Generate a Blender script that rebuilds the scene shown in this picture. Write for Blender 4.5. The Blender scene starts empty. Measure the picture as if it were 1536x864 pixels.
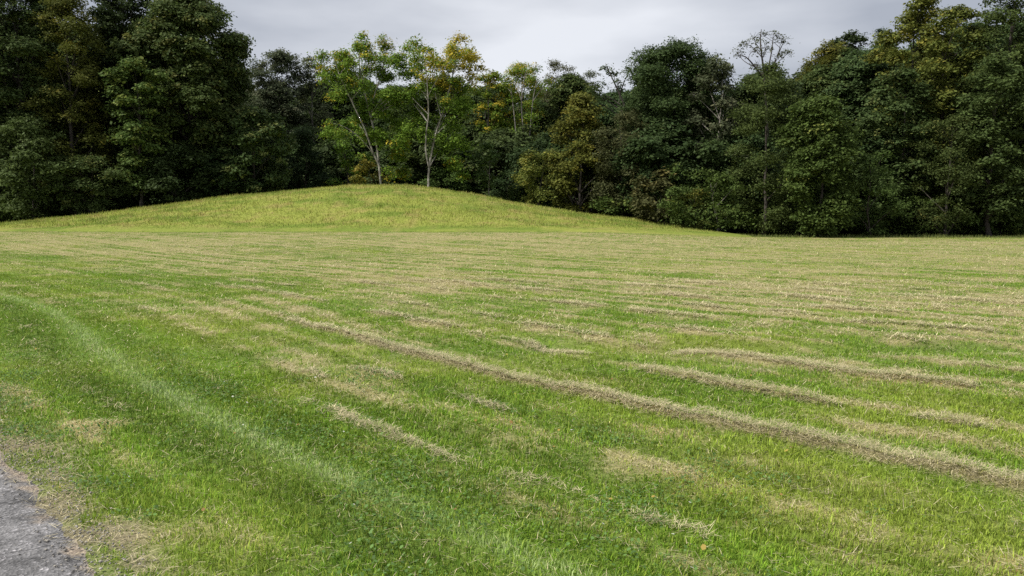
import bpy, math
import numpy as np
R = math.radians
sc = bpy.context.scene
col = sc.collection

# ------------------------------------------------------------------ camera
CAM_H, FPX, PITCH = 1.65, 1150.0, math.atan(107 / 1150.0)
cam_d = bpy.data.cameras.new('camera'); cam = bpy.data.objects.new('camera', cam_d); col.objects.link(cam)
cam.location = (0, 0, CAM_H); cam.rotation_euler = (math.pi / 2 - PITCH, 0, 0)
cam_d.sensor_width = 36; cam_d.lens = 36 * FPX / 1536; cam_d.clip_start = 0.05; cam_d.clip_end = 3000
sc.camera = cam
sc.render.resolution_x = 1024; sc.render.resolution_y = 576

# ------------------------------------------------------------------ light
SUN_EL, SUN_AZ = 50.0, -112.0            # azimuth from +Y towards +X
SUN_STRENGTH, SUN_ANGLE = 2.6, 3.0
CLOUD_LOW, CLOUD_HIGH = (0.415, 0.422, 0.442), (0.205, 0.215, 0.242)
EXPOSURE = 1.06
w = bpy.data.worlds.new('World'); sc.world = w; w.use_nodes = True
nt = w.node_tree; nt.nodes.clear()
N = nt.nodes.new; L = nt.links.new
out = N('ShaderNodeOutputWorld'); bg = N('ShaderNodeBackground'); bgc = N('ShaderNodeBackground'); mx = N('ShaderNodeMixShader')
sky = N('ShaderNodeTexSky'); sky.sky_type = 'NISHITA'; sky.sun_disc = False
sky.sun_elevation = R(SUN_EL); sky.sun_rotation = R(SUN_AZ) % (2 * math.pi)
L(sky.outputs[0], bg.inputs[0]); bg.inputs[1].default_value = 0.08
tc = N('ShaderNodeTexCoord'); mp = N('ShaderNodeMapping'); mp.inputs['Scale'].default_value = (1.0, 1.0, 3.6)
mp.inputs['Location'].default_value = (0.34, 0.2, 0.42)
L(tc.outputs['Generated'], mp.inputs[0])
ns = N('ShaderNodeTexNoise'); ns.inputs['Scale'].default_value = 1.7; ns.inputs['Detail'].default_value = 6; ns.inputs['Roughness'].default_value = 0.45
L(mp.outputs[0], ns.inputs['Vector'])
cr = N('ShaderNodeValToRGB'); cr.color_ramp.elements[0].position = 0.40; cr.color_ramp.elements[1].position = 0.60
cr.color_ramp.elements[0].color = (*CLOUD_HIGH, 1); cr.color_ramp.elements[1].color = (*CLOUD_LOW, 1)
L(ns.outputs[0], cr.inputs[0]); L(cr.outputs[0], bgc.inputs[0]); bgc.inputs[1].default_value = 1.0
mx.inputs[0].default_value = 0.9
L(bg.outputs[0], mx.inputs[1]); L(bgc.outputs[0], mx.inputs[2]); L(mx.outputs[0], out.inputs[0])
sd = bpy.data.lights.new('sun', 'SUN'); so = bpy.data.objects.new('sun', sd); col.objects.link(so)
sd.energy = SUN_STRENGTH; sd.angle = R(SUN_ANGLE); sd.color = (1.0, 0.95, 0.86)
from mathutils import Vector
to_sun = Vector((math.sin(R(SUN_AZ)) * math.cos(R(SUN_EL)), math.cos(R(SUN_AZ)) * math.cos(R(SUN_EL)), math.sin(R(SUN_EL))))
so.rotation_euler = to_sun.to_track_quat('Z', 'Y').to_euler(); so.location = (0, 0, 60)
vs = sc.view_settings; vs.view_transform = 'Standard'; vs.look = 'None'; vs.gamma = 1; vs.exposure = EXPOSURE; vs.use_curve_mapping = False
sc.cycles.max_bounces = 6; sc.cycles.diffuse_bounces = 3; sc.cycles.transmission_bounces = 3; sc.cycles.use_denoising = False

# ------------------------------------------------------------------ helpers
rng = np.random.default_rng(7)
cp, sp_ = math.cos(PITCH), math.sin(PITCH)
def at(px, py, Y):
    b = (432 - py) / FPX; k = Y / (cp + b * sp_)
    return ((px - 768) / FPX * k, Y, CAM_H + k * (-sp_ + b * cp))
def hsh(i, j, s):
    v = np.sin(i * 127.1 + j * 311.7 + s * 74.7) * 43758.5453
    return v - np.floor(v)
TAB = np.random.default_rng(11).random((512, 512)).astype(np.float32)
def vn(x, y, s=0):
    x, y = np.broadcast_arrays(np.asarray(x, np.float64), np.asarray(y, np.float64))
    xi, yi = np.floor(x), np.floor(y); fx, fy = (x - xi).astype(np.float32), (y - yi).astype(np.float32)
    i0 = (xi.astype(np.int64) + s * 57) & 511; j0 = (yi.astype(np.int64) + s * 131) & 511; i1 = (i0 + 1) & 511; j1 = (j0 + 1) & 511
    fx = fx * fx * (3 - 2 * fx); fy = fy * fy * (3 - 2 * fy)
    return (TAB[i0, j0] * (1 - fx) + TAB[i1, j0] * fx) * (1 - fy) + (TAB[i0, j1] * (1 - fx) + TAB[i1, j1] * fx) * fy
def fbm(x, y, s=0, o=4):
    a, t, n = 0.5, 0.0, 0.0
    for k in range(o):
        t = t + a * vn(x, y, s + k * 13); n += a; x = x * 2.03 + 5.1; y = y * 2.03 + 9.7; a *= 0.5
    return t / n
def ss(v, a, b):
    v = np.clip((v - a) / (b - a), 0, 1); return v * v * (3 - 2 * v)

def mesh_obj(name, verts, tris=None, quads=None, mat=None, parent=None, colors=None, smooth=False):
    me = bpy.data.meshes.new(name)
    me.vertices.add(len(verts)); me.vertices.foreach_set('co', np.asarray(verts, np.float32).ravel())
    idx, starts, n = [], [], 0
    if quads is not None and len(quads):
        idx.append(np.asarray(quads, np.int32).ravel()); starts.append(np.arange(len(quads)) * 4); n = len(quads) * 4
    if tris is not None and len(tris):
        idx.append(np.asarray(tris, np.int32).ravel()); starts.append(n + np.arange(len(tris)) * 3)
    idx = np.concatenate(idx); starts = np.concatenate(starts).astype(np.int32)
    me.loops.add(len(idx)); me.loops.foreach_set('vertex_index', idx)
    me.polygons.add(len(starts)); me.polygons.foreach_set('loop_start', starts)
    me.update(calc_edges=True)
    if smooth: me.polygons.foreach_set('use_smooth', np.ones(len(starts), bool))
    if colors is not None:
        c = np.ones((len(verts), 4), np.float32); c[:, :3] = colors
        a = me.color_attributes.new('tint', 'FLOAT_COLOR', 'POINT'); a.data.foreach_set('color', c.ravel())
    if mat: me.materials.append(mat)
    o = bpy.data.objects.new(name, me); col.objects.link(o)
    if parent: o.parent = parent
    return o
def tag(o, label=None, cat=None, group=None, kind=None):
    for k, v in (('label', label), ('category', cat), ('group', group), ('kind', kind)):
        if v: o[k] = v
    return o

def mat_base(name):
    m = bpy.data.materials.new(name); m.use_nodes = True
    return m, m.node_tree.nodes, m.node_tree.links, m.node_tree.nodes['Principled BSDF'], m.node_tree.nodes['Material Output']
def leafy(name, rough=0.6, transl=0.3, spec=0.25):
    m, n, l, p, o = mat_base(name)
    a = n.new('ShaderNodeAttribute'); a.attribute_name = 'tint'
    oi = n.new('ShaderNodeObjectInfo')
    mul = n.new('ShaderNodeMix'); mul.data_type = 'RGBA'; mul.blend_type = 'MULTIPLY'; mul.inputs[0].default_value = 1
    l.new(a.outputs['Color'], mul.inputs[6]); l.new(oi.outputs['Color'], mul.inputs[7])
    l.new(mul.outputs[2], p.inputs['Base Color']); p.inputs['Roughness'].default_value = rough; p.inputs['Specular IOR Level'].default_value = spec
    t = n.new('ShaderNodeBsdfTranslucent'); l.new(mul.outputs[2], t.inputs[0])
    x = n.new('ShaderNodeMixShader'); x.inputs[0].default_value = transl
    l.new(p.outputs[0], x.inputs[1]); l.new(t.outputs[0], x.inputs[2]); l.new(x.outputs[0], o.inputs[0])
    return m
M_leaf = leafy('foliage', 0.65, 0.32, 0.12)
M_blade = leafy('grass_blades', 0.6, 0.3, 0.2)
M_straw = leafy('dry_clippings', 0.8, 0.15, 0.1)

def bark(name, c1, c2, scale=3.0):
    m, n, l, p, o = mat_base(name)
    tcn = n.new('ShaderNodeTexCoord'); mpn = n.new('ShaderNodeMapping'); mpn.inputs['Scale'].default_value = (scale, scale, scale * 0.35)
    nz = n.new('ShaderNodeTexNoise'); nz.inputs['Scale'].default_value = 2; nz.inputs['Detail'].default_value = 6
    r = n.new('ShaderNodeValToRGB'); r.color_ramp.elements[0].color = (*c1, 1); r.color_ramp.elements[1].color = (*c2, 1)
    r.color_ramp.elements[0].position = 0.38; r.color_ramp.elements[1].position = 0.6
    l.new(tcn.outputs['Object'], mpn.inputs[0]); l.new(mpn.outputs[0], nz.inputs[0]); l.new(nz.outputs[0], r.inputs[0]); l.new(r.outputs[0], p.inputs['Base Color'])
    p.inputs['Roughness'].default_value = 0.9
    b = n.new('ShaderNodeBump'); b.inputs['Strength'].default_value = 0.6; b.inputs['Distance'].default_value = 0.05
    l.new(nz.outputs[0], b.inputs['Height']); l.new(b.outputs[0], p.inputs['Normal'])
    return m
M_bark = bark('dark_bark', (0.022, 0.018, 0.014), (0.06, 0.05, 0.042))
M_pale = bark('pale_bark', (0.10, 0.09, 0.075), (0.33, 0.31, 0.275))
M_grey = bark('grey_bark', (0.10, 0.09, 0.08), (0.26, 0.24, 0.21))

# ------------------------------------------------------------------ terrain
def rise(x, y):
    px = 768 + FPX * x / np.maximum(y, 1.0)
    side = 1 - ss(x, 2.0, 24.0)
    return 0.60 * ss(y, 26, 58) * side + 0.0 * px
PX = np.array([-500, -250, -100, 0, 100, 160, 260, 340, 420, 480, 540, 590, 640, 690, 740, 790, 850, 920, 990, 1040, 1090, 1150, 1300])
PY = np.array([356, 352, 347, 342, 328.5, 320.5, 307, 296.5, 287, 281, 277.5, 277, 281, 288, 297.5, 307.5, 317.5, 326.5, 335, 342, 349.5, 356, 357])
MY = 71.0
MX = (PX - 768) / FPX * MY; MZ = CAM_H + (325 - PY) / FPX * MY * 1.0
def mound_h(x, y):                      # height above the field
    prof = np.interp(x, MX, MZ)
    k = np.linspace(-3, 3, 7)
    prof = sum(np.interp(x + q, MX, MZ) for q in k) / 7
    prof = np.maximum(prof - 0.60 * (1 - ss(x, 2.0, 24.0)), 0)
    front = ss(y, 54.0 + 2.6 * (fbm(x * .08, y * 0 + 3, 5) - .5), MY + 1)
    back = 1 - ss(y, MY + 1, MY + 19)
    f = np.where(y < MY + 1, front ** 0.85, back)
    return prof * f
def path_edge(t):                       # u value of the asphalt's ragged edge
    return 1.55 + 0.22 * ss(t, 4.5, 9) + 0.36 * (fbm(t * 0.9, t * 0 + 2, 31) - .5) + 0.16 * (fbm(t * 4, t * 0 + 2, 32) - .5)
def UT(x, y):
    s = x + y; t = y - x
    u = s - 1.8 * ss(t, 5, 24) * (1 - ss(s, 10, 16)) * ss(s, 1.5, 5)
    u = u + 0.12 * (fbm(t * 0.22, s * 0.15, 3, 3) - .5) + 0.5 * (fbm(x * 0.06, y * 0.06, 4, 2) - .5)
    return u, t
#        u     sigma amp  tmin tmax
ROWS = [(4.72, .10, .50, -9, 9), (6.35, .13, .50, -9, 10), (7.62, .20, 1.0, -9, 15), (7.8, .20, .30, 14, 40),
        (9.45, .17, .95, -9, 7), (10.0, .19, .55, 8, 40), (11.7, .20, .75, -9, 12), (13.75, .24, .7, -9, 9),
        (12.0, .22, .4, 12, 40), (15.6, .3, .55, -20, 40), (17.8, .35, .5, -20, 50), (19.6, .35, .5, -30, 60), (21.6, .4, .5, -30, 60),
        (24, .5, .4, -40, 60), (26.6, .5, .4, -40, 60), (29.5, .6, .35, -40, 60), (5.6, .10, .3, 9, 26), (3.0, .12, .12, 6, 30)]
GREEN = [(16.75, .16, .7), (14.6, .15, .6), (12.75, .2, .55), (18.75, .18, .6), (20.7, .2, .55), (22.9, .25, .5), (25.3, .25, .45), (28, .3, .45), (31, .35, .4), (35, .4, .35), (10.75, .3, .45), (8.7, .35, .3)]
def windrow(x, y):
    u, t = UT(x, y)
    wv = 0
    brk = fbm(t * 0.40, u * 0.5, 11, 3)
    wob = 0.12 * (fbm(x * 2.4, y * 2.4, 17, 3) - .5) + 0.20 * (fbm(t * 0.8, u * 0 + 1.5, 12, 3) - .5)
    for (c, s, a, t0, t1) in ROWS:
        g = np.exp(-np.abs((u + wob - c) / (s * (.62 if a > .9 else .95) * (.30 + .7 * brk + .9 * fbm(x * 1.9, y * 1.9, 15, 3)))) ** 3) * a * ss(t, t0 - 1, t0 + 1) * (1 - ss(t, t1 - 2, t1 + 2))
        thr = 0.40 if a < .9 else (0.10 if a == 1.0 else 0.36)
        if a < .9: g = g * ss(fbm(t * 1.0 + c * 7, u * 3.5, 16, 3), .38, .66) * .85
        wv = wv + g * ss(brk + 0.25 * (fbm(x * 3, y * 3, 14, 2) - .5), thr, thr + 0.14)
    return np.clip(wv, 0, 1)
def dryness(x, y):
    u, t = UT(x, y)
    base = 0.31 + 0.12 * ss(u, 4.5, 7) + 0.12 * ss(u, 9, 12) + 0.14 * ss(u, 12, 17) + .06 * ss(y, 20, 35)
    n = fbm(x * 0.45, y * 0.45, 21, 4) - .5
    n2 = fbm(u * 3.2 + .3 * fbm(x * .4, y * .4, 25, 2), t * 0.10, 22, 3) - .5
    n3 = fbm(x * 2.6, y * 2.6, 23, 3) - .5
    g = 0
    for (c, s, a) in GREEN: g = g + a * np.exp(-((u - c) / s) ** 2)
    g = g * ss(fbm(t * 0.3, u, 24, 2), 0.3, 0.5)
    # shallow green swale running off to the right
    g = g + 0.7 * np.exp(-((y - 9.6 - 0.02 * x) / 0.30) ** 2) * ss(x, -0.2, 0.6) * (1 - ss(x, 5, 9)) + 0.35 * np.exp(-(((y - 8.9) / 0.8) ** 2 + ((x - 1.5) / 2.5) ** 2))
    d = base + 0.70 * n * (.45 + .55 * ss(u, 3.5, 6.5)) + (.95 + .3 * ss(u, 10, 16)) * n2 + 0.95 * n3 - g * 0.60 + ss(windrow(x, y), .25, .75) * 0.9
    d = d + (.5 * np.exp(-((y - 52.6 - .8 * (fbm(x * .1, x * 0, 19, 2) - .5)) / .3) ** 2) - .6 * np.exp(-((y - 53.8) / .5) ** 2)) * (1 - ss(x, 4, 14))
    d = d + .13 * np.sin(u * 6.6) * ss(u, 4.5, 7)
    d = d - 0.36 * np.exp(-((u - 3.25) / .60) ** 2) + .7 * np.exp(-(((x + 3.25) / .30) ** 2 + ((y - 6.0) / .12) ** 2))
    verge = (1 - ss(u - path_edge(t), 0.05, 0.62 + 1.0 * (fbm(x * 1.3, y * 1.3, 41) - .5))) * (.35 + .65 * ss(fbm(x * 3.1, y * 3.1, 42, 3), .40, .58))
    return np.clip(d, 0, 1), verge
def ground_z(x, y):
    u, t = UT(x, y)
    near = 1 - ss(y, 18, 34)
    z = rise(x, y) + 0.065 * windrow(x, y) * (.35 + 1.1 * fbm(x * 5, y * 5, 52, 3)) * near + 0.05 * (fbm(x * .9, y * .9, 51, 3) - .5) * near * ss(u, 1.9, 3.2)
    z = z - 0.10 * np.exp(-((y - 9.6) / 0.35) ** 2) * ss(x, -0.2, 0.6) * (1 - ss(x, 5, 9))
    return z

GRN_A, GRN_B, GRN_Y = np.array([.172, .312, .022]), np.array([.098, .200, .018]), np.array([.29, .36, .05])
STR_A, STR_B, STR_C = np.array([.50, .45, .20]), np.array([.36, .33, .14]), np.array([.40, .42, .09])
SOIL = np.array([.13, .105, .07])
def lerp(a, b, f): return a * (1 - f)[:, None] + b * f[:, None]
def field_color(x, y):
    d, verge = dryness(x, y)
    f = ss(d, 0.1, 0.95)
    g = lerp(np.tile(GRN_A, (len(x), 1)), GRN_B, fbm(x * 1.1, y * 1.1, 61, 3))
    g = lerp(g, GRN_Y, ss(fbm(x * .5, y * .5, 62, 3), .45, .8) * .6)
    s = lerp(np.tile(STR_A, (len(x), 1)), STR_B, fbm(x * 1.7, y * 1.7, 63, 3))
    return lerp(g, s, f), d, verge
# graded grid
def graded(a, b, c0, h0, k):
    pts = [c0]; p = c0
    while p < b: p += h0 + k * max(abs(p - c0) - 6, 0); pts.append(p)
    p = c0
    while p > a: p -= h0 + k * max(abs(p - c0) - 6, 0); pts.insert(0, p)
    return np.array(pts)
gx = graded(-420, 420, 0.0, 0.055, 0.022); gy = graded(-60, 700, 5.0, 0.05, 0.014)
XX, YY = np.meshgrid(gx, gy); xf, yf = XX.ravel(), YY.ravel()
c, d, verge = field_color(xf, yf)
soil = np.tile(SOIL, (len(xf), 1))
c = lerp(c, soil, np.full(len(xf), 0.30)) * (.85 - .42 * windrow(xf, yf) * (1 - ss(yf, 12, 26)))[:, None]
c = lerp(c, np.tile(np.array([.21, .175, .12]), (len(xf), 1)), np.clip(verge, 0, 1) * .85)
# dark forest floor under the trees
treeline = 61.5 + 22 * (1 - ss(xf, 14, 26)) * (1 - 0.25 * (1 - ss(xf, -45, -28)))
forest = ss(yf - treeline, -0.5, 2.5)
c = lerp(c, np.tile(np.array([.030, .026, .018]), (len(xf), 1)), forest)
zf = ground_z(xf, yf)
ny, nx = XX.shape
ii = (np.arange(ny - 1)[:, None] * nx + np.arange(nx - 1)[None, :]).ravel()
quads = np.stack([ii, ii + 1, ii + nx + 1, ii + nx], 1)
def ground_mat(name, sc1=60.0, bump=0.5):
    m, n, l, p, o = mat_base(name)
    a = n.new('ShaderNodeAttribute'); a.attribute_name = 'tint'
    g = n.new('ShaderNodeNewGeometry')
    nz = n.new('ShaderNodeTexNoise'); nz.inputs['Scale'].default_value = sc1; nz.inputs['Detail'].default_value = 4; nz.inputs['Roughness'].default_value = .7
    n2 = n.new('ShaderNodeTexNoise'); n2.inputs['Scale'].default_value = 4.0; n2.inputs['Detail'].default_value = 6; n2.inputs['Roughness'].default_value = .75
    l.new(g.outputs['Position'], nz.inputs[0]); l.new(g.outputs['Position'], n2.inputs[0])
    r = n.new('ShaderNodeMapRange'); r.inputs[1].default_value = .3; r.inputs[2].default_value = .7; r.inputs[3].default_value = .55; r.inputs[4].default_value = 1.4
    l.new(nz.outputs[0], r.inputs[0])
    r2 = n.new('ShaderNodeMapRange'); r2.inputs[1].default_value = .3; r2.inputs[2].default_value = .7; r2.inputs[3].default_value = .72; r2.inputs[4].default_value = 1.25
    l.new(n2.outputs[0], r2.inputs[0])
    mm = n.new('ShaderNodeMath'); mm.operation = 'MULTIPLY'; l.new(r.outputs[0], mm.inputs[0]); l.new(r2.outputs[0], mm.inputs[1])
    v = n.new('ShaderNodeVectorMath'); v.operation = 'SCALE'; l.new(a.outputs['Color'], v.inputs[0]); l.new(mm.outputs[0], v.inputs['Scale'])
    l.new(v.outputs[0], p.inputs['Base Color']); p.inputs['Roughness'].default_value = .95; p.inputs['Specular IOR Level'].default_value = .1
    b = n.new('ShaderNodeBump'); b.inputs['Strength'].default_value = bump; b.inputs['Distance'].default_value = .03
    l.new(nz.outputs[0], b.inputs['Height']); l.new(b.outputs[0], p.inputs['Normal'])
    return m
M_ground = ground_mat('field_soil_and_thatch')
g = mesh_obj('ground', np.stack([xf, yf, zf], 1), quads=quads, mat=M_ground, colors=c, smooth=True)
tag(g, 'mown field of green grass and straw coloured clippings in front of the wood', 'field', kind='structure')

# mound
mxs = np.linspace(MX[0], MX[-1], 260); mys = np.linspace(50, 96, 120)
XX, YY = np.meshgrid(mxs, mys); xm, ym = XX.ravel(), YY.ravel()
def mound_z(x, y):
    h = mound_h(x, y)
    return rise(x, y) + h + 0.34 * (fbm(x * .30, y * .30, 71, 4) - .5) * np.clip(h, 0, 1) - 0.25 * (1 - ss(h, 0.0, 0.10))
def mound_col(x, y):
    f = fbm(x * .35 + 20, y * .8, 72, 4); f2 = fbm(x * 1.2, y * 1.2, 73, 3)
    h = mound_h(x, y)
    a = np.tile(np.array([.305, .345, .07]), (len(x), 1))
    a = lerp(a, np.tile(np.array([.18, .25, .04]), (len(x), 1)), ss(f, .42, .68) * .95)
    a = lerp(a, np.tile(np.array([.40, .34, .12]), (len(x), 1)), ss(f2, .5, .8) * .7 + .25 * ss(h, 3.4, 4.3))
    a = lerp(a, np.tile(np.array([.17, .25, .04]), (len(x), 1)), (1 - ss(h, .1, .7)) * .35 * ss(fbm(x * .15, y * 0, 74), .35, .6))
    return a
nx, ny = len(mxs), len(mys)
ii = (np.arange(ny - 1)[:, None] * nx + np.arange(nx - 1)[None, :]).ravel()
q = np.stack([ii, ii + 1, ii + nx + 1, ii + nx], 1)
mo = mesh_obj('mound', np.stack([xm, ym, mound_z(xm, ym)], 1), quads=q, mat=ground_mat('mound_turf', 20, .6), colors=mound_col(xm, ym) * .75, smooth=True)
tag(mo, 'broad low earthen mound covered in yellow green grass', 'mound', kind='structure')

# asphalt path
tt = np.linspace(-14, 60, 1500); ws = np.concatenate([np.linspace(0, .3, 9), np.linspace(.36, 3.4, 30)])
T, W = np.meshgrid(tt, ws, indexing='ij'); pe = path_edge(T)
U0 = pe - W; xp = (U0 - T) / 2; yp = (U0 + T) / 2
zp = 0.014 * ss(W, 0, .22) + 0.010 * (fbm(xp * 2.5, yp * 2.5, 81, 3) - .5) - 0.004
Wn = len(ws); ii = (np.arange(len(tt) - 1)[:, None] * Wn + np.arange(Wn - 1)[None, :]).ravel()
q = np.stack([ii, ii + 1, ii + Wn + 1, ii + Wn], 1)
m, n, l, p, o = mat_base('weathered_asphalt')
gg = n.new('ShaderNodeNewGeometry')
vo = n.new('ShaderNodeTexVoronoi'); vo.inputs['Scale'].default_value = 70; l.new(gg.outputs['Position'], vo.inputs['Vector'])
nz = n.new('ShaderNodeTexNoise'); nz.inputs['Scale'].default_value = 5; nz.inputs['Detail'].default_value = 7; nz.inputs['Roughness'].default_value = .7; l.new(gg.outputs['Position'], nz.inputs[0])
r = n.new('ShaderNodeValToRGB'); r.color_ramp.elements[0].color = (.075, .074, .075, 1); r.color_ramp.elements[1].color = (.27, .265, .27, 1)
r.color_ramp.elements[0].position = .35; r.color_ramp.elements[1].position = .62; l.new(nz.outputs[0], r.inputs[0])
r2 = n.new('ShaderNodeValToRGB'); r2.color_ramp.elements[0].color = (.35, .35, .35, 1); r2.color_ramp.elements[1].color = (2.2, 2.15, 2.2, 1)
e = r2.color_ramp.elements.new(.8); e.color = (.95, .95, .95, 1)
l.new(vo.outputs['Color'], r2.inputs[0])
mm = n.new('ShaderNodeMix'); mm.data_type = 'RGBA'; mm.blend_type = 'MULTIPLY'; mm.inputs[0].default_value = 1
l.new(r.outputs[0], mm.inputs[6]); l.new(r2.outputs[0], mm.inputs[7])
cv = n.new('ShaderNodeTexVoronoi'); cv.feature = 'DISTANCE_TO_EDGE'; cv.inputs['Scale'].default_value = 1.3
wn = n.new('ShaderNodeTexNoise'); wn.inputs['Scale'].default_value = 4; wn.inputs['Detail'].default_value = 4; l.new(gg.outputs['Position'], wn.inputs[0])
va = n.new('ShaderNodeVectorMath'); va.operation = 'MULTIPLY_ADD'; va.inputs[1].default_value = (.5, .5, .5); l.new(wn.outputs['Color'], va.inputs[0]); l.new(gg.outputs['Position'], va.inputs[2]); l.new(va.outputs[0], cv.inputs['Vector'])
ck = n.new('ShaderNodeMapRange'); ck.inputs[1].default_value = .004; ck.inputs[2].default_value = .016; ck.inputs[3].default_value = .35; ck.inputs[4].default_value = 1; l.new(cv.outputs['Distance'], ck.inputs[0])
vm = n.new('ShaderNodeVectorMath'); vm.operation = 'SCALE'; l.new(mm.outputs[2], vm.inputs[0]); l.new(ck.outputs[0], vm.inputs['Scale'])
l.new(vm.outputs[0], p.inputs['Base Color']); p.inputs['Roughness'].default_value = .85
b = n.new('ShaderNodeBump'); b.inputs['Strength'].default_value = .9; b.inputs['Distance'].default_value = .008
l.new(vo.outputs['Distance'], b.inputs['Height']); l.new(b.outputs[0], p.inputs['Normal'])
at_ = n.new('ShaderNodeAttribute'); at_.attribute_name = 'tint'
dm = n.new('ShaderNodeMix'); dm.data_type = 'RGBA'; l.new(at_.outputs['Fac'], dm.inputs[0]); l.new(vm.outputs[0], dm.inputs[6])
dr = n.new('ShaderNodeValToRGB'); dr.color_ramp.elements[0].color = (.13, .10, .075, 1); dr.color_ramp.elements[1].color = (.40, .33, .25, 1); dr.color_ramp.elements[0].position = .1
l.new(vo.outputs['Color'], dr.inputs[0]); l.new(dr.outputs[0], dm.inputs[7]); l.new(dm.outputs[2], p.inputs['Base Color'])
dirt = ss((fbm(xp * 6, yp * 6, 82, 4) - .5) * 1.6 + .75 - W * 2.6, .3, .7).ravel()
pth = mesh_obj('path', np.stack([xp.ravel(), yp.ravel(), zp.ravel()], 1), quads=q, mat=m, smooth=True, colors=np.repeat(dirt[:, None], 3, 1))
tag(pth, 'weathered grey asphalt path with a crumbling edge beside the grass', 'path', kind='structure')

# ------------------------------------------------------------------ blades
def blades(name, P, h, wd, az, lean, colr, seg, mat, parent=None):
    n_ = len(P); ca, sa = np.cos(az), np.sin(az)
    side = np.stack([-sa, ca, 0 * ca], 1) * (wd * .5)[:, None]
    fw = np.stack([ca, sa, 0 * ca], 1)
    if seg == 1:
        tip = P + fw * (np.sin(lean) * h)[:, None] + np.array([0, 0, 1.]) * (np.cos(lean) * h)[:, None]
        V = np.stack([P - side, P + side, tip], 1).reshape(-1, 3)
        k = np.arange(n_) * 3; T_ = np.stack([k, k + 1, k + 2], 1)
        return mesh_obj(name, V, tris=T_, mat=mat, colors=np.repeat(colr, 3, 0), parent=parent)
    midl = lean * .45
    if seg == 3: midl = lean; lean = lean / 1.35 * 1.02
    mid = P + fw * (np.sin(midl) * h * .55)[:, None] + np.array([0, 0, 1.]) * (np.cos(midl) * h * .55)[:, None]
    tip = mid + fw * (np.sin(lean * 1.35) * h * .5)[:, None] + np.array([0, 0, 1.]) * (np.cos(lean * 1.35) * h * .5)[:, None]
    V = np.stack([P - side, P + side, mid + side * .85, mid - side * .85, tip], 1).reshape(-1, 3)
    k = np.arange(n_) * 5
    return mesh_obj(name, V, tris=np.stack([k + 3, k + 2, k + 4], 1), quads=np.stack([k, k + 1, k + 2, k + 3], 1), mat=mat, colors=np.repeat(colr, 5, 0), parent=parent)
def sow(y0, y1, dens):
    hw = lambda y: 0.668 * y * 1.12 + 1.0
    A = (hw(y0) + hw(y1)) * (y1 - y0); n_ = int(A * dens)
    y = rng.uniform(y0, y1, int(n_ * 1.3)); x = rng.uniform(-1, 1, len(y)) * hw(y1)
    k = np.abs(x) < hw(y); x, y = x[k][:n_], y[k][:n_]
    return x, y
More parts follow.
